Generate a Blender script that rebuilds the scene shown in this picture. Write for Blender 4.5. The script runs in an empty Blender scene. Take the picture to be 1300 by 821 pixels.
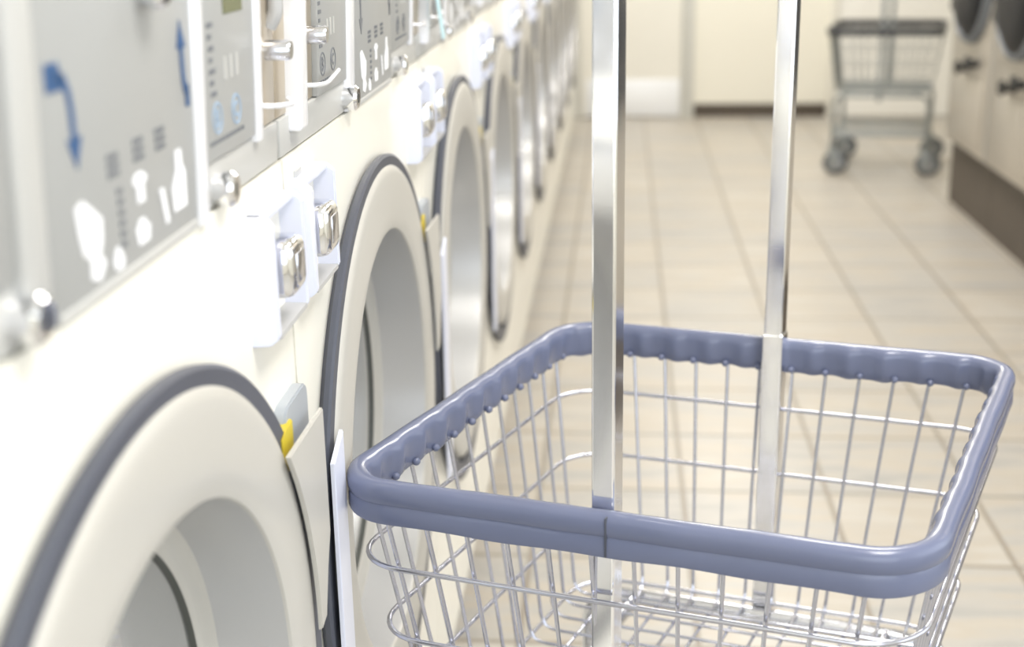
import bpy, bmesh, math, random
from mathutils import Vector, Matrix
random.seed(4)
PI = math.pi
S = bpy.context.scene
C = S.collection

# ------------------------------------------------------------------ camera
cx, cy, f = 650.0, 365.0, 1627.0
Yc = Vector((790 - cx, -115 - cy, f)).normalized()
Dn = Vector((98.0, 5880 - cy, f)).normalized()
Dn = (Dn - Yc * Dn.dot(Yc)).normalized()
Zc = -Dn
Xc = Yc.cross(Zc)
# rows: camera right / down / forward expressed in world axes
right = Vector((Xc[0], Yc[0], Zc[0]))
down = Vector((Xc[1], Yc[1], Zc[1]))
fwd = Vector((Xc[2], Yc[2], Zc[2]))
cam = bpy.data.cameras.new('camera')
co = bpy.data.objects.new('camera', cam); C.objects.link(co)
M = Matrix((right, -down, -fwd)).transposed().to_4x4()
M.translation = Vector((0, 0, 1.3))
co.matrix_world = M
cam.sensor_width = 36.0
cam.lens = 36.0 * f / 1300.0
cam.shift_y = (cy - 410.5) / 1300.0
cam.clip_start = 0.05
cam.dof.use_dof = True
cam.dof.focus_distance = 1.22
cam.dof.aperture_fstop = 3.6
S.camera = co

# ------------------------------------------------------------------ light
S.view_settings.view_transform = 'Standard'
S.view_settings.look = 'None'
S.view_settings.gamma = 1.0
S.view_settings.use_curve_mapping = False
S.view_settings.exposure = -0.9
w = bpy.data.worlds.new('daylight'); S.world = w; w.use_nodes = True
w.node_tree.nodes['Background'].inputs[0].default_value = (0.86, 0.93, 1.0, 1)
w.node_tree.nodes['Background'].inputs[1].default_value = 2.2

def area(name, loc, rot, sx, sy, power, col=(1, 1, 1)):
    l = bpy.data.lights.new(name, 'AREA'); l.shape = 'RECTANGLE'
    l.size = sx; l.size_y = sy; l.energy = power; l.color = col
    o = bpy.data.objects.new(name, l); C.objects.link(o)
    o.location = loc; o.rotation_euler = rot
    return o
# daylight entering the shop-front windows behind and to the right of the camera
area('shopfront_daylight', (0.9, -2.28, 1.55), (PI / 2, 0, 0), 2.9, 2.1, 78, (0.90, 0.95, 1.0))
area('side_window_daylight', (2.88, 0.6, 1.6), (0, PI / 2, 0), 1.9, 2.8, 50, (0.92, 0.96, 1.0))
for yy in (0.6, 3.0, 5.4, 7.5):
    area('ceiling_light_glow', (0.62, yy, 2.655), (0, 0, 0), 0.55, 1.15, 66, (1.0, 0.965, 0.92))

# ------------------------------------------------------------------ materials
def mat(name, col, rough=0.5, metal=0.0, spec=0.5, coat=0.0, noise=0.0, nscale=8.0, bump=0.0, emit=None):
    m = bpy.data.materials.new(name); m.use_nodes = True
    nt = m.node_tree; b = nt.nodes['Principled BSDF']
    b.inputs['Base Color'].default_value = (*col, 1)
    b.inputs['Roughness'].default_value = rough
    b.inputs['Metallic'].default_value = metal
    b.inputs['Specular IOR Level'].default_value = spec
    b.inputs['Coat Weight'].default_value = coat
    tc = nt.nodes.new('ShaderNodeTexCoord')
    n = nt.nodes.new('ShaderNodeTexNoise'); n.inputs['Scale'].default_value = nscale
    n.inputs['Detail'].default_value = 4
    nt.links.new(tc.outputs['Object'], n.inputs['Vector'])
    if noise > 0:
        mx = nt.nodes.new('ShaderNodeMix'); mx.data_type = 'RGBA'
        mx.inputs[6].default_value = (*[c * (1 - noise) for c in col], 1)
        mx.inputs[7].default_value = (*[min(1, c * (1 + noise)) for c in col], 1)
        nt.links.new(n.outputs['Fac'], mx.inputs[0])
        nt.links.new(mx.outputs[2], b.inputs['Base Color'])
    if bump > 0:
        bp = nt.nodes.new('ShaderNodeBump'); bp.inputs['Strength'].default_value = bump
        bp.inputs['Distance'].default_value = 0.002
        nt.links.new(n.outputs['Fac'], bp.inputs['Height'])
        nt.links.new(bp.outputs['Normal'], b.inputs['Normal'])
    if emit:
        b.inputs['Emission Color'].default_value = (*emit[0], 1)
        b.inputs['Emission Strength'].default_value = emit[1]
    return m

def floor_mat():
    m = bpy.data.materials.new('stone_look_floor_tile'); m.use_nodes = True
    nt = m.node_tree; N = nt.nodes; L = nt.links; b = N['Principled BSDF']
    tc = N.new('ShaderNodeTexCoord')
    mp = N.new('ShaderNodeMapping'); mp.inputs['Location'].default_value = (-0.153 + 0.004, -0.10, 0)
    L.new(tc.outputs['Object'], mp.inputs[0])
    br = N.new('ShaderNodeTexBrick'); br.offset = 0.0; br.squash = 1.0
    br.inputs['Scale'].default_value = 1.0
    br.inputs['Brick Width'].default_value = 0.3315
    br.inputs['Row Height'].default_value = 0.3315
    br.inputs['Mortar Size'].default_value = 0.0065
    br.inputs['Mortar Smooth'].default_value = 0.3
    br.inputs['Color1'].default_value = (0, 0, 0, 1); br.inputs['Color2'].default_value = (1, 1, 1, 1)
    L.new(mp.outputs[0], br.inputs['Vector'])
    m2 = N.new('ShaderNodeMapping'); m2.inputs['Scale'].default_value = (1.6, 9.0, 1.0)
    L.new(tc.outputs['Object'], m2.inputs[0])
    n = N.new('ShaderNodeTexNoise'); n.inputs['Scale'].default_value = 1.7; n.inputs['Detail'].default_value = 6
    n.inputs['Roughness'].default_value = 0.62
    L.new(m2.outputs[0], n.inputs['Vector'])
    add = N.new('ShaderNodeMath'); add.operation = 'MULTIPLY_ADD'
    L.new(br.outputs['Color'], add.inputs[0]); add.inputs[1].default_value = 0.16; L.new(n.outputs['Fac'], add.inputs[2])
    cr = N.new('ShaderNodeValToRGB')
    e = cr.color_ramp.elements
    e[0].position = 0.36; e[0].color = (0.35, 0.34, 0.325, 1)
    e[1].position = 0.74; e[1].color = (0.49, 0.465, 0.42, 1)
    k = e.new(0.54); k.color = (0.44, 0.42, 0.385, 1)
    k = e.new(0.62); k.color = (0.455, 0.41, 0.345, 1)
    L.new(add.outputs[0], cr.inputs[0])
    mx = N.new('ShaderNodeMix'); mx.data_type = 'RGBA'
    mx.inputs[7].default_value = (0.265, 0.23, 0.185, 1)
    L.new(br.outputs['Fac'], mx.inputs[0]); L.new(cr.outputs[0], mx.inputs[6])
    L.new(mx.outputs[2], b.inputs['Base Color'])
    b.inputs['Roughness'].default_value = 0.38
    bp = N.new('ShaderNodeBump'); bp.inputs['Strength'].default_value = 0.5; bp.inputs['Distance'].default_value = 0.002
    bp.invert = True
    L.new(br.outputs['Fac'], bp.inputs['Height']); L.new(bp.outputs['Normal'], b.inputs['Normal'])
    return m

FLOOR = floor_mat()
CREAM_WALL = mat('cream_wall_paint', (0.88, 0.855, 0.76), 0.7, noise=0.03, nscale=2.0, bump=0.1)
CEIL = mat('white_ceiling_panel', (0.84, 0.83, 0.80), 0.8, noise=0.04, nscale=20)
BROWN_BASE = mat('dark_brown_base', (0.085, 0.068, 0.052), 0.5, noise=0.2, nscale=5)
DOORW = mat('cream_white_door_paint', (0.86, 0.84, 0.77), 0.45, noise=0.02)
FRAMEG = mat('pale_grey_frame_paint', (0.66, 0.66, 0.62), 0.5, noise=0.03)
KICK = mat('brushed_kick_plate', (0.93, 0.95, 1.0), 0.3, metal=0.05, noise=0.04, nscale=30)
BODY = mat('cream_enamel', (0.90, 0.88, 0.80), 0.35, coat=0.3, noise=0.015, nscale=3)
RING = mat('beige_door_plastic', (0.50, 0.487, 0.452), 0.32, noise=0.02, nscale=5)
DARKRING = mat('blue_grey_rubber', (0.068, 0.075, 0.10), 0.42, noise=0.1, nscale=6)
CONE = mat('grey_door_dish', (0.50, 0.50, 0.50), 0.30, metal=0.3, noise=0.05, nscale=4)
GASKET = mat('black_gasket', (0.05, 0.055, 0.05), 0.4, noise=0.1)
GLASSD = mat('smoked_door_glass', (0.52, 0.53, 0.53), 0.14, metal=0.75, spec=0.9, coat=1.0, noise=0.05)
PANEL = mat('light_grey_panel', (0.385, 0.39, 0.385), 0.38, noise=0.02, nscale=10)
BAND = mat('pale_grey_band', (0.52, 0.52, 0.505), 0.35, noise=0.02)
STRIP = mat('bright_white_trim', (0.90, 0.91, 0.95), 0.2, metal=0.15, noise=0.01)
TAN = mat('tan_steel_plate', (0.56, 0.49, 0.39), 0.3, metal=0.45, noise=0.08, nscale=14)
BOXW = mat('blue_white_metal', (0.74, 0.77, 0.90), 0.28, metal=0.1, noise=0.02)
BOXG = mat('grey_metal', (0.45, 0.45, 0.45), 0.4, noise=0.03)
CHROME = mat('chrome', (0.86, 0.865, 0.89), 0.07, metal=1.0, noise=0.02, nscale=25, bump=0.02)
CHROME_P = mat('satin_chrome', (0.95, 0.955, 0.985), 0.12, metal=1.0, noise=0.02, nscale=25)
CHROME_R = mat('brushed_chrome', (0.66, 0.67, 0.71), 0.2, metal=1.0, noise=0.06, nscale=60)
WIRE = mat('zinc_plated_wire', (0.54, 0.55, 0.62), 0.22, metal=0.9, noise=0.05, nscale=40)
VINYL = mat('blue_grey_vinyl', (0.138, 0.158, 0.25), 0.25, noise=0.08, nscale=12, bump=0.25, coat=0.15)
BLUEINK = mat('blue_panel_ink', (0.03, 0.09, 0.22), 0.5, noise=0.05)
GREYINK = mat('grey_panel_ink', (0.17, 0.18, 0.20), 0.5, noise=0.05)
WHITEINK = mat('white_panel_ink', (0.95, 0.96, 1.0), 0.4, noise=0.01)
PALEBLUE = mat('pale_blue_ink', (0.33, 0.45, 0.60), 0.5, noise=0.02)
LCD = mat('green_grey_lcd', (0.16, 0.17, 0.09), 0.25, noise=0.05)
YELLOW = mat('yellow_label', (0.60, 0.47, 0.03), 0.4, noise=0.08)
LATCHG = mat('grey_latch', (0.36, 0.39, 0.43), 0.35, noise=0.05)
TAGBLUE = mat('light_blue_tag', (0.55, 0.80, 0.88), 0.4, noise=0.03)
STEEL = mat('stainless_front', (0.60, 0.56, 0.50), 0.33, metal=0.4, noise=0.10, nscale=3)
DARKDOOR = mat('dark_dryer_glass', (0.012, 0.013, 0.018), 0.45, spec=0.25, noise=0.1)
DRING = mat('dull_blue_steel', (0.20, 0.22, 0.25), 0.4, metal=0.4, noise=0.05)
BLACKP = mat('black_plastic', (0.02, 0.02, 0.02), 0.45, noise=0.1)
BOARD = mat('dark_slate_board', (0.03, 0.033, 0.04), 0.45, noise=0.15, nscale=10)
CASTER = mat('grey_caster_rubber', (0.07, 0.08, 0.09), 0.45, noise=0.1)
HUBM = mat('pale_caster_hub', (0.55, 0.58, 0.62), 0.25, metal=0.6, noise=0.05)
LAMP = mat('lamp_diffuser', (0.9, 0.9, 0.88), 0.5, noise=0.01, emit=((1.0, 0.96, 0.88), 5.0))

# ------------------------------------------------------------------ mesh helpers
def bx(bm, x0, x1, y0, y1, z0, z1, bev=0.0, seg=2):
    t = bmesh.new()
    v = [t.verts.new(p) for p in ((x0, y0, z0), (x1, y0, z0), (x1, y1, z0), (x0, y1, z0),
                                  (x0, y0, z1), (x1, y0, z1), (x1, y1, z1), (x0, y1, z1))]
    for q in ((3, 2, 1, 0), (4, 5, 6, 7), (0, 1, 5, 4), (1, 2, 6, 5), (2, 3, 7, 6), (3, 0, 4, 7)):
        t.faces.new([v[i] for i in q])
    if bev > 0:
        bmesh.ops.bevel(t, geom=t.edges[:], offset=bev, segments=seg, affect='EDGES', profile=0.5)
    merge(bm, t)

def merge(bm, t):
    me = bpy.data.meshes.new('tmp'); t.to_mesh(me); t.free()
    bm.from_mesh(me); bpy.data.meshes.remove(me)

def prism(bm, pts, x0, x1, bev=0.0, seg=2):
    """polygon pts in (y,z), extruded along x"""
    t = bmesh.new()
    a = [t.verts.new((x0, p[0], p[1])) for p in pts]
    b = [t.verts.new((x1, p[0], p[1])) for p in pts]
    t.faces.new(a); t.faces.new(list(reversed(b)))
    n = len(pts)
    for i in range(n):
        t.faces.new([a[i], b[i], b[(i + 1) % n], a[(i + 1) % n]])
    bmesh.ops.recalc_face_normals(t, faces=t.faces[:])
    if bev > 0:
        es = [e for e in t.edges if all(abs(v.co.x - x1) < 1e-6 for v in e.verts)]
        bmesh.ops.bevel(t, geom=es, offset=bev, segments=seg, affect='EDGES')
    merge(bm, t)

def lathe_x(bm, prof, c, n=96, a0=0.0, a1=2 * PI):
    """prof list of (x, r) revolved round the x axis through c=(y,z)"""
    full = abs(a1 - a0 - 2 * PI) < 1e-6
    rings = []
    for k in range(n if full else n + 1):
        a = a0 + (a1 - a0) * k / n
        rings.append([bm.verts.new((x, c[0] + r * math.cos(a), c[1] + r * math.sin(a))) for x, r in prof])
    m = len(rings)
    for k in range(m if full else m - 1):
        A, B = rings[k], rings[(k + 1) % m]
        for i in range(len(prof) - 1):
            if prof[i][1] < 1e-7 and prof[i + 1][1] < 1e-7: continue
            try: bm.faces.new([A[i], A[i + 1], B[i + 1], B[i]])
            except ValueError: pass
    bmesh.ops.remove_doubles(bm, verts=bm.verts[:], dist=1e-6)

def lathe_z(bm, prof, c, n=32, axis='z'):
    t = bmesh.new()
    rings = []
    for k in range(n):
        a = 2 * PI * k / n
        rr = []
        for h, r in prof:
            if axis == 'z': p = (c[0] + r * math.cos(a), c[1] + r * math.sin(a), c[2] + h)
            elif axis == 'x': p = (c[0] + h, c[1] + r * math.cos(a), c[2] + r * math.sin(a))
            else: p = (c[0] + r * math.cos(a), c[1] + h, c[2] + r * math.sin(a))
            rr.append(t.verts.new(p))
        rings.append(rr)
    for k in range(n):
        A, B = rings[k], rings[(k + 1) % n]
        for i in range(len(prof) - 1):
            t.faces.new([A[i], A[i + 1], B[i + 1], B[i]])
    bmesh.ops.remove_doubles(t, verts=t.verts[:], dist=1e-6)
    bmesh.ops.recalc_face_normals(t, faces=t.faces[:])
    merge(bm, t)

def tube(bm, pts, r, n=10, closed=False):
    pts = [Vector(p) for p in pts]
    N = len(pts); rings = []
    t0 = (pts[1] - pts[0]).normalized()
    up = Vector((0, 0, 1)) if abs(t0.z) < 0.9 else Vector((1, 0, 0))
    u = t0.cross(up).normalized()
    for i, p in enumerate(pts):
        if closed: t = (pts[(i + 1) % N] - pts[i - 1]).normalized()
        else: t = (pts[min(i + 1, N - 1)] - pts[max(i - 1, 0)]).normalized()
        u = (u - t * u.dot(t)).normalized(); v = t.cross(u)
        rings.append([bm.verts.new(p + (u * math.cos(2 * PI * k / n) + v * math.sin(2 * PI * k / n)) * r) for k in range(n)])
    for i in range(N if closed else N - 1):
        A, B = rings[i], rings[(i + 1) % N]
        for k in range(n):
            bm.faces.new([A[k], A[(k + 1) % n], B[(k + 1) % n], B[k]])
    if not closed:
        bm.faces.new(list(reversed(rings[0]))); bm.faces.new(rings[-1])

def fillet(pts, r, n=6, closed=False):
    pts = [Vector(p) for p in pts]; out = []; N = len(pts)
    for i, p in enumerate(pts):
        if not closed and i in (0, N - 1): out.append(p); continue
        a = pts[i - 1] - p; b = pts[(i + 1) % N] - p
        rr = min(r, a.length * 0.49, b.length * 0.49)
        A = p + a.normalized() * rr; B = p + b.normalized() * rr
        for k in range(n + 1):
            t = k / n
            out.append(A * (1 - t) ** 2 + p * 2 * t * (1 - t) + B * t * t)
    return out

def obj(name, bm, m, parent=None, smooth=True, loc=None):
    bmesh.ops.recalc_face_normals(bm, faces=bm.faces[:])
    me = bpy.data.meshes.new(name); bm.to_mesh(me); bm.free()
    me.materials.append(m)
    if smooth:
        me.shade_smooth()
        try: me.set_sharp_from_angle(angle=math.radians(38))
        except Exception: pass
    o = bpy.data.objects.new(name, me); C.objects.link(o)
    if parent: o.parent = parent
    if loc: o.location = loc
    return o

def thing(name, label, cat, loc=(0, 0, 0), rotz=0.0, group=None):
    o = bpy.data.objects.new(name, None); C.objects.link(o)
    o.empty_display_size = 0.05
    o.location = loc; o.rotation_euler = (0, 0, rotz)
    o['label'] = label; o['category'] = cat
    if group: o['group'] = group
    return o

def struct(name, bm, m, parent=None, smooth=False):
    o = obj(name, bm, m, parent, smooth)
    if parent is None: o['kind'] = 'structure'
    return o

def dup(root, loc, rotz=None, label=None):
    r = root.copy(); C.objects.link(r); r.location = loc
    if rotz is not None: r.rotation_euler = (0, 0, rotz)
    if label: r['label'] = label
    for ch in list(root.children):
        c = ch.copy(); C.objects.link(c); c.parent = r
        for g in list(ch.children):
            d = g.copy(); C.objects.link(d); d.parent = c
    return r

def B(): return bmesh.new()
def boxobj(name, dims, m, parent=None, bev=0.0, label=None):
    bm = B(); bx(bm, *dims, bev=bev); o = obj(name, bm, m, parent)
    if label: o['label'] = label
    return o

# ------------------------------------------------------------------ room
X0, X1, Y0, Y1, H = -1.06, 2.95, -2.4, 8.37, 2.7
bm = B(); bx(bm, X0 - .1, X1 + .1, Y0 - .1, Y1 + .1, -0.1, 0.0); struct('floor', bm, FLOOR)
bm = B(); bx(bm, X0 - .1, X1 + .1, Y0 - .1, Y1 + .1, H, H + 0.1); struct('ceiling', bm, CEIL)
bm = B(); bx(bm, X0 - .1, X0, Y0, Y1, 0, H); struct('wall_left', bm, CREAM_WALL)
# right wall with a wide window beside the camera
bm = B()
bx(bm, X1, X1 + .1, 2.05, Y1, 0, H); bx(bm, X1, X1 + .1, Y0, -0.85, 0, H)
bx(bm, X1, X1 + .1, -0.85, 2.05, 0, 0.62); bx(bm, X1, X1 + .1, -0.85, 2.05, 2.58, H)
struct('wall_right', bm, CREAM_WALL)
bm = B(); bx(bm, X0, X1, Y1, Y1 + .1, 0, H); struct('wall_back', bm, CREAM_WALL)
bm = B()
bx(bm, X0, -0.6, Y0 - .1, Y0, 0, H); bx(bm, 2.4, X1, Y0 - .1, Y0, 0, H)
bx(bm, -0.6, 2.4, Y0 - .1, Y0, 0, 0.45); bx(bm, -0.6, 2.4, Y0 - .1, Y0, 2.62, H)
struct('wall_front', bm, CREAM_WALL)
def window(name, axis, a0, a1, z0, z1, p):
    bm = B(); t = 0.03
    cuts = [a0 + (a1 - a0) * k / 3 for k in range(4)]
    for k, c in enumerate(cuts):
        c0 = min(max(c - t, a0), a1 - 2 * t)
        if axis == 'y': bx(bm, c0, c0 + 2 * t, p - .07, p - .01, z0, z1)
        else: bx(bm, p + .01, p + .07, c0, c0 + 2 * t, z0, z1)
    for z in (z0, z1 - 2 * t):
        if axis == 'y': bx(bm, a0, a1, p - .07, p - .01, z, z + 2 * t)
        else: bx(bm, p + .01, p + .07, a0, a1, z, z + 2 * t)
    struct(name, bm, FRAMEG)
window('window_1', 'y', -0.6, 2.4, 0.45, 2.62, Y0)
window('window_2', 'x', -0.85, 2.05, 0.62, 2.58, X1)
# back wall: dark cove base, two doors
bm = B(); bx(bm, 0.47, 1.31, Y1 - 0.012, Y1, 0, 0.085, 0.003); bx(bm, -1.06, -0.34, Y1 - 0.012, Y1, 0, 0.085, 0.003)
struct('baseboard_back', bm, BROWN_BASE)
bm = B(); bx(bm, X0, X0 + 0.012, 7.8, Y1 - 0.012, 0, 0.085, .003); struct('baseboard_left', bm, BROWN_BASE)
bm = B(); bx(bm, -0.26, 0.385, Y1 - 0.035, Y1, 0.006, 2.05, 0.003)
d1 = struct('door_1', bm, DOORW)
bm = B(); bx(bm, -0.225, 0.375, Y1 - 0.04, Y1 - 0.034, 0.012, 0.248, 0.002); obj('kick_plate', bm, KICK, d1)
bm = B(); bx(bm, 0.388, 0.465, Y1 - 0.05, Y1, 0, 2.12, 0.004); bx(bm, -0.335, -0.262, Y1 - 0.05, Y1, 0, 2.12, .004)
bx(bm, -0.262, 0.388, Y1 - 0.05, Y1, 2.055, 2.12, .004)
obj('door_frame', bm, FRAMEG, d1)
bm = B(); lathe_z(bm, [(0, 0.012), (-0.03, 0.012), (-0.035, 0.026), (-0.06, 0.024), (-0.065, 0.0)], (0.30, Y1 - 0.035, 1.0), 24, 'y'); obj('door_knob', bm, CHROME_R, d1)
bm = B(); bx(bm, 1.36, 2.2, Y1 - 0.035, Y1, 0.006, 2.05, 0.003)
d2 = struct('door_2', bm, mat('white_door_paint', (0.93, 0.92, 0.88), 0.4, noise=0.02))
bm = B(); bx(bm, 1.312, 1.358, Y1 - 0.05, Y1, 0, 2.12, 0.004); bx(bm, 2.202, 2.26, Y1 - 0.05, Y1, 0, 2.12, .004)
bx(bm, 1.358, 2.202, Y1 - 0.05, Y1, 2.055, 2.12, .004)
obj('door_frame', bm, DOORW, d2)
bm = B(); lathe_z(bm, [(0, 0.012), (-0.03, 0.012), (-0.035, 0.026), (-0.06, 0.024), (-0.065, 0.0)], (1.45, Y1 - 0.035, 1.0), 24, 'y'); obj('door_knob', bm, CHROME_R, d2)

# ceiling lights
for i, yy in enumerate((0.6, 3.0, 5.4, 7.5)):
    t = thing('ceiling_light', 'rectangular ceiling light panel above the aisle, %s' % ['nearest the shopfront', 'second from the shopfront', 'second from the back wall', 'nearest the back wall'][i], 'ceiling light', (0.62, yy, H), 0, 'ceiling light panels')
    bm = B()
    for d in ((-.32, -.28, -.62, .62), (.28, .32, -.62, .62), (-.28, .28, -.62, -.58), (-.28, .28, .58, .62)):
        bx(bm, d[0], d[1], d[2], d[3], -0.035, 0, 0.003)
    obj('frame', bm, FRAMEG, t)
    boxobj('diffuser', (-.28, .28, -.58, .58, -.02, -.004), LAMP, t)

# ------------------------------------------------------------------ washers
P = 0.745
DC = (0.3725, 0.692)
def washer(variant):
    """local axes: x = out of the front face (face at 0), y = along the row, z = up"""
    t = thing('front_load_washer', '', 'washing machine', (0, 0, 0), 0, 'row of front loading washers')
    ink = BLUEINK if variant == 0 else GREYINK
    # cabinet with a round hole for the door
    bm = B(); y0, y1, z0, z1 = 0.003, P - 0.003, 0.10, 1.103
    c = DC; R = 0.262; n = 96
    angs = [2 * PI * k / n for k in range(n)] + [math.atan2(z - c[1], y - c[0]) % (2 * PI) for y in (y0, y1) for z in (z0, z1)]
    angs = sorted(set(round(a, 6) for a in angs))
    inner, outer, deep = [], [], []
    for a in angs:
        ca, sa = math.cos(a), math.sin(a)
        tt = min([((y1 - c[0]) / ca) if ca > 1e-9 else 1e9, ((y0 - c[0]) / ca) if ca < -1e-9 else 1e9,
                  ((z1 - c[1]) / sa) if sa > 1e-9 else 1e9, ((z0 - c[1]) / sa) if sa < -1e-9 else 1e9])
        inner.append(bm.verts.new((0.008, c[0] + R * ca, c[1] + R * sa)))
        deep.append(bm.verts.new((-0.15, c[0] + R * ca, c[1] + R * sa)))
        outer.append(bm.verts.new((0.008, c[0] + tt * ca, c[1] + tt * sa)))
    m_ = len(angs); back = [bm.verts.new((-0.70, v.co.y, v.co.z)) for v in outer]
    for i in range(m_):
        j = (i + 1) % m_
        bm.faces.new([inner[i], outer[i], outer[j], inner[j]])
        bm.faces.new([inner[i], inner[j], deep[j], deep[i]])
        bm.faces.new([outer[i], back[i], back[j], outer[j]])
    bm.faces.new(back); bm.faces.new(deep)
    obj('cabinet', bm, BODY, t)
    boxobj('toe_kick', (-0.68, -0.045, 0.01, P - .01, 0.0, 0.10), BROWN_BASE, t)
    # control housing above
    boxobj('control_housing', (-0.70, 0.000, 0.002, P - .002, 1.109, 1.42), BODY, t, 0.003)
    boxobj('lower_band', (-0.02, 0.0060, 0.004, P - .004, 1.1045, 1.137), BAND, t, 0.0015)
    ap = boxobj('arrow_panel', (-0.02, 0.0098, 0.293, 0.521, 1.1045, 1.41), PANEL, t, 0.0015)
    boxobj('panel_lip', (-0.01, 0.0108, 0.300, 0.518, 1.1025, 1.1085), BAND, t, 0.0015)
    dp = boxobj('display_panel', (-0.02, 0.0088, 0.522, 0.667, 1.138, 1.41), PANEL, t, 0.0015)
    ap2 = boxobj('display_panel', (-0.02, 0.0088, 0.134, 0.261, 1.138, 1.41), PANEL, t, 0.0015)
    boxobj('trim_strip', (-0.02, 0.0115, 0.262, 0.292, 1.104, 1.41), BAND if variant == 0 else STRIP, t, 0.003)
    if variant == 0:
        boxobj('trim_strip', (-0.02, 0.013, 0.519, 0.537, 1.101, 1.41), STRIP, t, 0.003)
    boxobj('trim_strip', (-0.02, 0.0115, 0.668, 0.682, 1.132, 1.41), STRIP, t, 0.003)
    for a, b_ in ((0.684, 0.7435), (0.002, 0.133)):
        tp = boxobj('coin_plate', (-0.02, 0.0035, a, b_, 1.138, 1.41), TAN, t, 0.001)
        cyy = 0.722 if a > 0.5 else 0.108
        bm = B(); lathe_z(bm, [(0, 0.0082), (0.018, 0.0082), (0.0205, 0.007), (0.0205, 0.0)], (0.0035, cyy, 1.197), 28, 'x')
        obj('cylinder_lock', bm, CHROME_R, tp)
        bm = B()
        if a > 0.5:
            tube(bm, fillet([(0.0035, cyy + .008, 1.39), (0.0095, cyy + .008, 1.38), (0.0095, cyy + .008, 1.225), (0.0035, cyy + .008, 1.215)], .008), 0.0065, 14)
            obj('coin_slide', bm, BOXG, tp)
        else:
            bx(bm, 0.0033, 0.0042, 0.100, 0.1028, 1.14, 1.40); obj('slot', bm, GREYINK, tp)
        # the bent wire lip across the bottom of the plate
        bm = B()
        w0, w1 = (0.692, 0.738) if a > 0.5 else (0.072, 0.190)
        tube(bm, fillet([(0.0035, w0, 1.157), (0.018, w0 + 0.006, 1.156), (0.022, w0 + 0.04, 1.153), (0.016, w1, 1.156)], .02), 0.0021, 10)
        obj('wire_lip', bm, STRIP, tp)
    # seam cover between two machines
    bm = B(); bx(bm, -0.02, 0.0175, 0.034, 0.060, 1.122, 1.41, 0.004, 3); obj('seam_cover', bm, STRIP, t)
    # chrome locks on the lower band
    for yy, xx, zz in ((0.262, 0.006, 1.119), (0.572, 0.006, 1.116), (0.437, 0.0095, 1.262)):
        bm = B(); lathe_z(bm, [(0, 0.0115), (0.004, 0.0115), (0.006, 0.0128), (0.012, 0.0128), (0.015, 0.010), (0.015, 0.0)], (xx, yy, zz), 32, 'x')
        lk = obj('chrome_lock', bm, CHROME, t)
        bm = B(); bx(bm, xx + .0148, xx + .0156, yy - .001, yy + .001, zz - .005, zz + .005); obj('key_slot', bm, GASKET, lk)
    # pictograms
    def flat(name, polys, m, parent, x=0.0099):
        bm = B()
        for p in polys:
            vs = [bm.verts.new((x, a - max(0, b_ - 1.105) * 0.10, b_)) for a, b_ in p]
            f_ = bm.faces.new(vs)
        r = bmesh.ops.extrude_face_region(bm, geom=bm.faces[:])
        for v in r['geom']:
            if isinstance(v, bmesh.types.BMVert): v.co.x += 0.0005
        return obj(name, bm, m, parent, False)
    def stroke(pts, wd):
        L_, R_ = [], []
        for i, p in enumerate(pts):
            a = Vector(pts[max(i - 1, 0)]); b_ = Vector(pts[min(i + 1, len(pts) - 1)])
            d = (b_ - a).normalized(); nn = Vector((-d.y, d.x)) * wd / 2
            L_.append((p[0] + nn.x, p[1] + nn.y)); R_.append((p[0] - nn.x, p[1] - nn.y))
        return [[L_[i], L_[i + 1], R_[i + 1], R_[i]] for i in range(len(pts) - 1)]
    # arrow pointing down (left) and arrow pointing up (right)
    wl = 0.0062
    polys = stroke([(0.326, 1.2265), (0.334, 1.2245), (0.3385, 1.217), (0.340, 1.208), (0.340, 1.193)], wl) + [[(0.314, 1.2195), (0.314, 1.2335), (0.330, 1.2335), (0.3335, 1.2195)]] + [[(0.331, 1.1935), (0.349, 1.1935), (0.340, 1.177)]]
    flat('down_arrow', polys, ink, ap)
    polys = stroke([(0.511, 1.223), (0.511, 1.204), (0.513, 1.196), (0.5165, 1.192)], wl) + [[(0.503, 1.2215), (0.519, 1.2215), (0.511, 1.239)]] + [[(0.5125, 1.184), (0.5195, 1.184), (0.5195, 1.198), (0.5125, 1.198)]]
    flat('up_arrow', polys, ink, ap)
    # small printed columns of figures
    polys = []
    for cxx, zz in ((0.386, 1.177), (0.425, 1.179), (0.461, 1.179)):
        for k in range(3):
            for q in range(2):
                a = cxx - 0.008 + q * 0.009
                polys.append([(a, zz - k * 0.0050), (a + 0.0065, zz - k * 0.0050), (a + 0.0065, zz - k * 0.0050 - 0.0033), (a, zz - k * 0.0050 - 0.0033)])
    for k in range(6):
        a = 0.388; zz = 1.156 - k * 0.0062
        polys.append([(a, zz), (a + 0.007, zz), (a + 0.007, zz - 0.0033), (a, zz - 0.0033)])
    flat('printed_text', polys, GREYINK, ap)
    # white washing pictures: shirt on a hand, drop, tub, bar, jug
    def blob(cy_, cz_, w_, h_, pts): return [(cy_ + a * w_, cz_ + b_ * h_) for a, b_ in pts]
    hand = [(-.5, .45), (-.2, .5), (.1, .38), (.5, .2), (.45, -.05), (.3, -.2), (.5, -.32), (.2, -.5), (-.15, -.42), (-.1, -.2), (-.35, -.1), (-.45, .15)]
    tub = [(-.5, .2), (-.35, .25), (-.2, .5), (.15, .5), (.3, .2), (.5, .15), (.4, -.5), (-.4, -.5)]
    drop = [(-.1, .5), (.15, .45), (.5, -.1), (.4, -.45), (0, -.5), (-.4, -.4), (-.5, -.05)]
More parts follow.
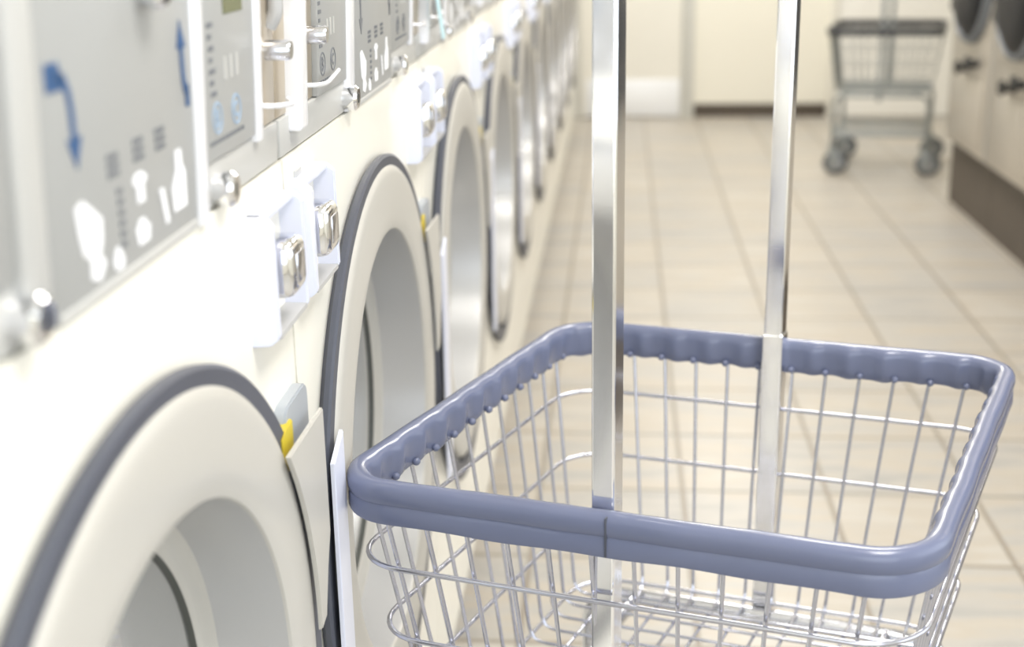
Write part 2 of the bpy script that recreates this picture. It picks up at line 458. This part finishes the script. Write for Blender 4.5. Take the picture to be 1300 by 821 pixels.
    shirt = [(-.5, .3), (-.2, .5), (.2, .5), (.5, .3), (.4, .1), (.25, .15), (.25, -.5), (-.25, -.5), (-.25, .15), (-.4, .1)]
    bar = [(-.4, .5), (.1, .5), (.5, -.45), (.1, -.5)]
    jug = [(-.1, .5), (.3, .5), (.3, .25), (.5, .1), (.45, -.5), (-.45, -.5), (-.5, -.1), (-.15, .15)]
    flat('white_pictograms', [blob(.347, 1.136, .032, .048, hand), blob(.422, 1.150, .022, .018, shirt), blob(.381, 1.1175, .015, .014, drop),
                              blob(.421, 1.124, .022, .015, tub), blob(.458, 1.130, .014, .024, bar), blob(.487, 1.141, .026, .038, jug)], WHITEINK, ap, 0.0100)
    # display panel prints
    def ring_poly(cy_, cz_, r, wd, n=18, a0=0, a1=2 * PI):
        pts = [(cy_ + r * math.cos(a0 + (a1 - a0) * k / n), cz_ + r * math.sin(a0 + (a1 - a0) * k / n)) for k in range(n + 1)]
        return stroke(pts, wd)
    def glyph(cy_, cz_, h, ch):
        w_ = h * .6; L_ = cy_ - w_ / 2; R2 = cy_ + w_ / 2; T_ = cz_ + h / 2; B_ = cz_ - h / 2; t_ = h * .17
        if ch == 'A': return stroke([(L_, B_), (cy_, T_)], t_) + stroke([(cy_, T_), (R2, B_)], t_) + stroke([(L_ + w_ * .22, cz_ - h * .15), (R2 - w_ * .22, cz_ - h * .15)], t_)
        if ch == 'C': return ring_poly(cy_, cz_, h * .42, t_, 14, PI * .28, PI * 1.72)
        if ch == 'B': return (stroke([(L_, B_), (L_, T_)], t_) + stroke([(L_, T_), (cy_, T_), (R2 - .1 * w_, T_ - .2 * h), (cy_, cz_), (L_, cz_)], t_)
                              + stroke([(L_, cz_), (cy_, cz_), (R2, B_ + .22 * h), (cy_, B_), (L_, B_)], t_))
    for parent, q0 in ((dp, 0.0), (ap2, -0.420)):
        q = lambda v: v + q0
        polys = []
        for k, ww in enumerate((.012, .008, .011, .007, .012, .008, .012)):
            zz = 1.232 - k * 0.0078
            polys.append([(q(.568), zz), (q(.568) + ww, zz), (q(.568) + ww, zz - .0035), (q(.568), zz - .0035)])
        for k in range(9):
            a = q(.560) + k * 0.0092; zz = 1.1515
            polys.append([(a, zz), (a + .0062, zz), (a + .0062, zz - .003), (a, zz - .003)])
        flat('printed_text', polys, GREYINK, parent, 0.0088)
        c1, c2 = q(.579), q(.624)
        flat('button_rings', ring_poly(c1, 1.166, .0105, .0016) + ring_poly(c2, 1.166, .0105, .0016)
             + glyph(c1, 1.166, .0115, 'B') + glyph(c2, 1.166, .0115, 'C'), PALEBLUE if variant == 0 else GREYINK, parent, 0.0088)
        flat('lcd', [[(q(.606), 1.235), (q(.652), 1.235), (q(.652), 1.262), (q(.606), 1.262)]], LCD, parent, 0.0088)
        polys = []
        for k in range(3):
            a = q(.600) + k * .014
            polys += [[(a, 1.190), (a + .006, 1.190), (a + .006, 1.206), (a, 1.206)]]
        flat('pale_digits', polys, BAND, parent, 0.0088)
    def lean_out(o):
        if o.type == 'MESH':
            for v in o.data.vertices:
                if v.co.x > -0.021: v.co.x += max(0.0, v.co.z - 1.105) * 0.045
            o.data.update()
        for ch in list(o.children): lean_out(ch)
    for ch in list(t.children):
        if ch.name.split('.')[0] != 'cabinet': lean_out(ch)
    # coin boxes: one at each side of the machine
    for ya, yb in ((0.622, 0.731), (0.006, 0.110)):
        bm = B(); zt, zb = 1.082, 0.985
        ch = 0.006
        prof = [(0.006, zb - 0.005), (0.006, zt), (0.020, zt), (0.028, zt - 0.007), (0.028, zb), (0.022, zb - 0.005)]
        for a, b_ in ((ya + .006, ya + 0.016), (yb - ch, yb)):
            tt = bmesh.new()
            A = [tt.verts.new((x, (max(0.001, a - (0.028 - x) * 0.25) if a < (ya + yb) / 2 else a), z)) for x, z in prof]; Bv = [tt.verts.new((x, b_, z)) for x, z in prof]
            tt.faces.new(A); tt.faces.new(list(reversed(Bv)))
            for i in range(len(prof)): tt.faces.new([A[i], Bv[i], Bv[(i + 1) % len(prof)], A[(i + 1) % len(prof)]])
            bmesh.ops.recalc_face_normals(tt, faces=tt.faces[:])
            bmesh.ops.bevel(tt, geom=[e for e in tt.edges], offset=0.0012, segments=2, affect='EDGES')
            merge(bm, tt)
        bx(bm, 0.006, 0.0215, ya + .008, yb - .003, zt - 0.006, zt, 0.0012)
        cb = obj('coin_box', bm, BOXW, t)
        bm = B(); prism(bm, [(ya + .016, zb - 0.003), (yb - ch, zb - 0.003), (yb - ch, zb + .001), (ya + .016, zb + .001)], 0, 0.027); obj('coin_box_floor', bm, BOXG, cb)
        bm = B(); mid = (ya + yb) / 2 - 0.004
        bx(bm, 0.0, 0.037, mid - 0.022, mid + 0.024, 1.010, 1.056, 0.009, 5)
        obj('coin_box_lock', bm, CHROME, cb)
        bm = B(); bx(bm, 0.0365, 0.0382, mid - 0.011, mid + 0.013, 1.021, 1.045, 0.0008, 2); obj('lock_face', bm, CHROME_R, cb)
    # number tag
    tg = boxobj('number_tag', (0.006, 0.0105, 0.034, 0.056, 1.075, 1.088), BOXG, t, 0.001)
    # door
    bm = B()
    lathe_x(bm, [(0.006, 0.344), (0.0130, 0.3525), (0.0180, 0.3530), (0.0205, 0.3500), (0.0205, 0.322), (0.0, 0.322)], (DC[0]+.002, 0.682), 128)
    dr = obj('door', bm, DARKRING, t); dr['label'] = 'dark blue-grey outer band of the door'
    bm = B()
    lathe_x(bm, [(0.0, 0.326), (0.0200, 0.3255), (0.0230, 0.3225), (0.0247, 0.316), (0.0255, 0.305), (0.0255, 0.270), (0.0248, 0.258), (0.0225, 0.2508), (0.0200, 0.2498)], (DC[0], 0.697), 128)
    o = obj('door_ring', bm, RING, dr); o['label'] = 'beige plastic door ring'
    bm = B()
    lathe_x(bm, [(0.0202, 0.2499), (0.005, 0.2475), (-0.030, 0.243), (-0.0372, 0.2418)], (DC[0], 0.697), 128)
    o = obj('door_dish', bm, CONE, dr); o['label'] = 'smooth grey inner dish of the door'
    bm = B()
    lathe_x(bm, [(-0.037, 0.2419), (-0.041, 0.237), (-0.042, 0.228), (-0.044, 0.2225), (-0.046,0.2205)], (DC[0], 0.697), 128)
    obj('inner_lip', bm, RING, dr)
    bm = B()
    lathe_x(bm, [(-0.0458, 0.2210), (-0.048, 0.2180), (-0.052, 0.216), (-0.060, 0.214)], (DC[0], 0.697), 128)
    obj('gasket', bm, GASKET, dr)
    bm = B()
    lathe_x(bm, [(-0.050, 0.2165), (-0.051, 0.17), (-0.053, 0.09), (-0.054, 0.0)], (DC[0], 0.697), 128)
    obj('door_glass', bm, GLASSD, dr)
    # latch with yellow label and its slanted cover
    bm = B()
    pts = []
    for k in range(11):
        a = math.radians(38 - 38 * k / 10)
        pts.append((DC[0] + 0.314 * math.cos(a), 0.697 + 0.314 * math.sin(a)))
    top = pts[0]
    poly = [top, (0.7365, top[1] - 0.004), (0.7365, 0.768), (0.722, 0.742), (0.705, 0.700)]
    poly += list(reversed(pts))[0:-1]
    prism(bm, poly, 0.0285, 0.032, 0.001)
    lc = obj('latch_cover', bm, RING, t); lc['label'] = 'beige latch cover with a straight top edge'
    bm = B()
    prism(bm, fillet2([(0.63, 0.80), (0.7385, 0.80), (0.7385, 0.912), (0.665, 0.912)], 0.014), 0.0, 0.0185, 0.0015)
    la = obj('latch', bm, LATCHG, lc); la['label'] = 'grey latch body with a rounded top'
    bm = B(); prism(bm, [(0.638, 0.862), (0.674, 0.862), (0.674, 0.901), (0.652, 0.901), (0.638, 0.897)], 0.0, 0.0215, 0.001)
    obj('warning_label', bm, YELLOW, lc)['label'] = 'yellow label beside the latch'
    # hinge cover
    bm = B(); prism(bm, [(0.030, 0.45), (0.072, 0.45), (0.072, 0.832), (0.030, 0.815)], 0.0258, 0.0300, 0.0008)
    hc = obj('hinge_cover', bm, BOXW, t); hc['label'] = 'white metal hinge cover'
    return t

def fillet2(pts, r, n=5):
    return [(p.x, p.y) for p in fillet([Vector((a, b, 0)) for a, b in pts], r, n, True)]

w0 = washer(0)
FX = -0.290
YB = 0.2925
w0.location = (FX, YB, 0)
w0['label'] = 'nearest cream front loading washer, with blue arrows, cut off by the left edge'
w1 = washer(1)
w1.location = (FX, YB + P, 0)
w1['label'] = 'second washer from the camera, its round door right behind the cart corner'
names = ['third washer from the camera, just past the light blue paper strip',
         'fourth washer from the camera in the row along the left side',
         'fifth washer from the camera, left of the nearest cart pole',
         'sixth washer from the camera, blurred in the left row',
         'seventh washer from the camera, blurred in the left row',
         'third washer counted back from the far end of the left row',
         'second washer counted back from the far end of the left row',
         'last washer of the left row, closest to the white back door']
for k, nm in enumerate(names):
    r = dup(w1, (FX, YB + P * (k + 2), 0), label=nm)

bm = B()
tube_pts = None
bx(bm, 0.0, 0.0007, 0.0, 0.032, 0.0, 0.12)
for v in bm.verts:
    v.co.y += (0.12 - v.co.z) * 0.75; v.co.x += 0.006 * math.sin(v.co.z * 30)
tg = obj('paper_tag', bm, TAGBLUE, None, False); tg.location = (FX + 0.036, YB + 2 * P - 0.040, 1.127)
tg['label'] = 'light blue paper strip hanging over the control panels between the second and third washer'
tg['category'] = 'paper tag'

# ------------------------------------------------------------------ dryers on the right
def dryer():
    t = thing('tumble_dryer', '', 'dryer', (0, 0, 0), 0, 'row of dryers on the right')
    W = 0.655
    boxobj('cabinet', (0.0, 0.75, -W / 2, W / 2, 0.292, 1.9), STEEL, t, 0.004)
    boxobj('plinth', (0.035, 0.74, -W / 2, W / 2, 0.0, 0.292), BROWN_BASE, t)
    boxobj('seam_trim', (-0.004, 0.0, -W / 2 + .002, -W / 2 + 0.014, 0.30, 1.89), BAND, t, 0.001)
    boxobj('access_panel', (-0.006, 0.0, -0.24, 0.24, 0.33, 0.60), STEEL, t, 0.004)
    c = (0.02, 1.02)
    bm = B(); lathe_x(bm, [(0.0, 0.285), (-0.022, 0.282), (-0.030, 0.276), (-0.032, 0.262), (-0.02, 0.255), (0.0, 0.254)], c, 64)
    d = obj('door', bm, DRING, t)
    bm = B(); lathe_x(bm, [(-0.022, 0.258), (-0.040, 0.235), (-0.052, 0.16), (-0.058, 0.0)], c, 64); obj('door_glass', bm, DARKDOOR, d)
    bm = B(); lathe_z(bm, [(0, 0.018), (-0.03, 0.018), (-0.036, 0.034), (-0.05, 0.032), (-0.054, 0)], (0, -0.10, 0.665), 24, 'x')
    k1 = obj('latch_knob', bm, BLACKP, t)
    bm = B(); lathe_z(bm, [(0, 0.016), (-0.03, 0.016), (-0.036, 0.030), (-0.05, 0.028), (-0.054, 0)], (0, 0.045, 0.635), 24, 'x')
    obj('latch_knob', bm, BLACKP, t)
    bm = B(); tube(bm, [(-0.022, -0.09, 0.663), (-0.022, 0.035, 0.637)], 0.010, 10); obj('latch_bar', bm, BLACKP, k1)
    bm = B(); lathe_z(bm, [(0, 0.030), (-0.02, 0.030), (-0.026, 0.024), (-0.026, 0)], (0, 0.285, 0.88), 24, 'x'); obj('dial', bm, BLACKP, t)
    return t
dd = dryer()
dlab = ['stainless dryer at the far end of the right row, next to the distant cart',
        'stainless dryer in the right row, second from the far end, cut by the right edge',
        'third stainless dryer from the far end of the right row',
        'fourth stainless dryer from the far end of the right row', 'fifth stainless dryer from the far end of the right row',
        'stainless dryer at the near end of the right row']
for i, lb in enumerate(dlab):
    loc = (1.462, 5.565 - 0.66 * i, 0)
    if i == 0: dd.location = loc; dd['label'] = lb
    else: dup(dd, loc, label=lb)

# ------------------------------------------------------------------ laundry cart
def rr_path(hx, hy, r, z, n=10, seg=0):
    """rounded rectangle, counter-clockwise from the front-left side"""
    pts = []
    for cxx, cyy, a0 in ((hx - r, hy - r, 0), (-hx + r, hy - r, PI / 2), (-hx + r, -hy + r, PI), (hx - r, -hy + r, 1.5 * PI)):
        for k in range(n + 1):
            a = a0 + PI / 2 * k / n
            pts.append(Vector((cxx + r * math.cos(a), cyy + r * math.sin(a), z)))
    return pts

HX, HY, ZR = 0.2795, 0.2718, 0.790      # outer half sizes and top of the rim
RC = 0.062
def taper(z):                          # how far the basket wall has moved inwards at height z
    return (ZR - 0.03 - z) * 0.14
NW = 12
def cart(full=True):
    t = thing('laundry_cart', '', 'cart')
    # vinyl bumper: profile swept round the rim, inner skirt puckered where wires end
    path = rr_path(HX - 0.010, HY - 0.010, RC - 0.010, 0, 14)
    dense = []
    N = len(path)
    for i in range(N):
        a, b_ = path[i], path[(i + 1) % N]; L_ = (b_ - a).length; m_ = max(1, int(L_ / 0.0035))
        for k in range(m_): dense.append(a.lerp(b_, k / m_))
    N = len(dense); arc = 0; total = sum((dense[(i + 1) % N] - dense[i]).length for i in range(N))
    # profile: (offset outward, z, is_inner)
    prof = [(0.0086, -0.041, 0), (0.0098, -0.038, 0), (0.0090, -0.0235, 0), (0.0080, -0.0215, 0), (0.0094, -0.0195, 0), (0.0102, -0.013, 0),
            (0.0098, -0.007, 0), (0.0075, -0.0025, 0), (0.0035, -0.0004, 0), (-0.0015, 0.0, 0), (-0.0065, -0.0018, .2), (-0.0095, -0.0055, .5),
            (-0.0100, -0.012, 1), (-0.0095, -0.022, 1.2), (-0.0085, -0.031, 1.2), (-0.0078, -0.038, .8), (-0.0060, -0.0405, .3)]
    bm = B(); rings = []
    pitchn = 4 * NW
    for i in range(N):
        a = dense[i - 1]; b_ = dense[(i + 1) % N]; d = (b_ - a).normalized(); nn = Vector((d.y, -d.x, 0))
        ph = arc / total * pitchn * 2 * PI
        wav = (0.5 + 0.5 * math.cos(ph)) ** 2 * 0.0035
        jit = 0.0004 * math.sin(ph * 0.37 + 1) + 0.0004 * math.sin(ph * 0.13)
        rings.append([bm.verts.new(dense[i] + nn * (o_ + jit - wav * in_) + Vector((0, 0, ZR + z_ + (jit * 2 if z_ < -.03 else 0) + (-(1 - wav / .0035) * 0.0 - 0.002 * (wav / .0035) if in_ == .3 else 0)))) for o_, z_, in_ in prof])
        arc += (b_ - dense[i]).length
    for i in range(N):
        A, Bv = rings[i], rings[(i + 1) % N]; m_ = len(prof)
        for k in range(m_):
            bm.faces.new([A[k], A[(k + 1) % m_], Bv[(k + 1) % m_], Bv[k]])
    rim = obj('bumper_rim', bm, VINYL, t); rim['label'] = 'blue-grey vinyl bumper round the top of the basket'
    # the butt joint of the vinyl at the middle of the near side
    bm = B(); bx(bm, -0.0012, 0.0004, -HY - 0.0009, -HY + 0.006, ZR - 0.040, ZR - 0.002, 0.0003, 1); obj('seam', bm, DARKRING, rim)
    # hoops
    def hoop(z, r):
        tp = taper(z); return rr_path(HX - 0.004 - tp, HY - 0.004 - tp, RC - 0.006, z, 8)
    ZB = 0.44
    for z in (0.697, 0.614, 0.527, ZB + 0.004):
        bm = B(); tube(bm, hoop(z, 0), 0.0026, 10, True); obj('basket_hoop', bm, WIRE, t)
    # U-shaped wires: down one side, along the bottom, up the other
    rv = 0.0021
    for ax in (0, 1):
        ha, hb = (HX, HY) if ax == 0 else (HY, HX)
        for k in range(NW):
            s_ = -1 + 2 * (k + 0.5) / NW
            a_top = s_ * (ha - 0.035); a_bot = s_ * (ha - 0.035 - taper(ZB))
            bt = hb - 0.0095; bb = hb - 0.0095 - taper(ZB)
            pts = [(a_top, -bt, ZR - 0.012), (a_bot, -bb, ZB), (a_bot, bb, ZB), (a_top, bt, ZR - 0.012)]
            pts = fillet(pts, 0.02, 5)
            if ax == 1: pts = [(p[1], p[0], p[2] + 0.0042) for p in pts]
            bm = B(); tube(bm, pts, rv, 8); obj('basket_wire', bm, WIRE, t)
            # little lugs where the wire ends press through the inner skirt
            for sg in (-1, 1):
                bm = B()
                p = (a_top, sg * (bt - 0.0115), ZR - 0.0365)
                if ax == 1: p = (p[1], p[0], p[2])
                bmesh.ops.create_uvsphere(bm, u_segments=10, v_segments=8, radius=0.0042, matrix=Matrix.Translation(p))
                obj('rim_lug', bm, VINYL, rim)
    # tubular under-frame: two inverted U legs joined by rails
    zt = ZB - 0.014; lx, ly = HX - 0.052, HY - 0.052
    bm = B()
    for sy in (-1, 1):
        tube(bm, fillet([(-lx + 0.004, sy * (ly + .02), 0.165), (-lx, sy * ly, zt), (lx, sy * ly, zt), (lx - 0.004, sy * (ly + .02), 0.165)], 0.06, 8), 0.0105, 14)
    for sx in (-1, 1):
        tube(bm, [(sx * lx * .7, -ly, zt), (sx * lx * .7, ly, zt)], 0.009, 12)
        tube(bm, [(sx * (lx - .003), -ly - .016, 0.215), (sx * (lx - .003), ly + .016, 0.215)], 0.009, 12)
    for sy in (-1, 1):
        tube(bm, [(-lx + .003, sy * (ly + .016), 0.215), (lx - .003, sy * (ly + .016), 0.215)], 0.009, 12)
    obj('under_frame', bm, CHROME_R, t)
    bm = B()
    for k in range(7):
        yy = -ly + 2 * ly * k / 6
        tube(bm, [(-lx + .001, yy, 0.224), (lx - .001, yy, 0.224)], 0.004, 8)
    obj('lower_rack', bm, CHROME_R, t)
    for sx in (-1, 1):
        for sy in (-1, 1):
            px, py = sx * (lx - 0.004), sy * (ly + 0.02)
            bm = B()
            lathe_z(bm, [(0.170, 0.0), (0.170, 0.012), (0.140, 0.014), (0.136, 0.024), (0.126, 0.024), (0.126, 0)], (px, py, 0), 20)
            for s2 in (-1, 1):
                tt = bmesh.new(); bx(tt, px - 0.014, px + 0.034, py + s2 * 0.020 - 0.0015, py + s2 * 0.020 + 0.0015, 0.045, 0.128, 0.001); merge(bm, tt)
            cs = obj('caster', bm, CHROME_R, t)
            bm = B(); lathe_z(bm, [(-0.013, 0.0), (-0.013, 0.056), (-0.008, 0.0625), (0.008, 0.0625), (0.013, 0.056), (0.013, 0)], (px + 0.018, py, 0.0625), 32, 'y')
            obj('wheel', bm, CASTER, cs)
            bm = B(); lathe_z(bm, [(-0.0155, 0.0), (-0.0155, 0.036), (-0.013, 0.040), (0.013, 0.040), (0.0155, 0.036), (0.0155, 0)], (px + 0.018, py, 0.0625), 24, 'y')
            obj('wheel_hub', bm, HUBM, cs)
    # double pole rack
    hw = 0.0107
    posts = []
    for sy in (-1, 1):
        yy = 0.2466 if sy > 0 else -0.2388
        xo = 0.0 if sy > 0 else -0.0125
        bm = B(); bx(bm, xo - hw, xo + hw, yy - hw, yy + hw, 0.40, 1.78, 0.0022, 3)
        p = obj('rack_post', bm, CHROME_P, t, False)
        if sy == 1:
            bm = B(); bx(bm, -hw - .0016, hw + .0016, yy - hw - .0016, yy + hw + .0016, 0.41, ZR + 0.012, 0.0022, 3); obj('post_socket', bm, CHROME_P, p, False)
        posts.append(p)
    bm = B(); yy = HY - 0.036
    bx(bm, -hw, hw, -0.2388 - hw, 0.2466 + hw, 1.78, 1.805, 0.0022, 3)
    bx(bm, -0.30, 0.30, -0.0125, 0.0125, 1.805, 1.83, 0.003, 3)
    obj('hanging_bar', bm, CHROME, t)
    # the whole cart is knocked slightly out of square
    def lean(o):
        for ch in list(o.children):
            if ch.type == 'MESH':
                for v in ch.data.vertices: v.co.x += 0.14 * v.co.y
                ch.data.update()
            lean(ch)
    bpy.context.view_layer.update()
    lean(t)
    return t

ct = cart()
ct.location = (0.0945, 1.2776, 0)
ct.rotation_euler = (0, 0, -0.2536)
ct['label'] = 'chrome wire laundry cart with blue-grey bumper rim, in front of the washers'
bg = dup(ct, (1.345, 6.70, 0), math.radians(-7), 'distant blurred laundry cart near the back wall, at the far end of the dryers')
bg.scale = (1, 1, 0.92)
# the distant cart has a darker rim, dull frame and dark tyres
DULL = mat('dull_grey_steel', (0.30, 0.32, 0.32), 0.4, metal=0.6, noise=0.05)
def own(o, swaps):
    for ch in o.children:
        if ch.type == 'MESH':
            n_ = ch.data.materials[0].name
            if n_ in swaps:
                ch.material_slots[0].link = 'OBJECT'; ch.material_slots[0].material = swaps[n_]
        own(ch, swaps)
bpy.context.view_layer.update()
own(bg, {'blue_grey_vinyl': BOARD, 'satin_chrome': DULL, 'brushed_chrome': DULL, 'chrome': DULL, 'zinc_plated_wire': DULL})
for b_ in (ct, bg): b_['group'] = 'wire laundry carts'
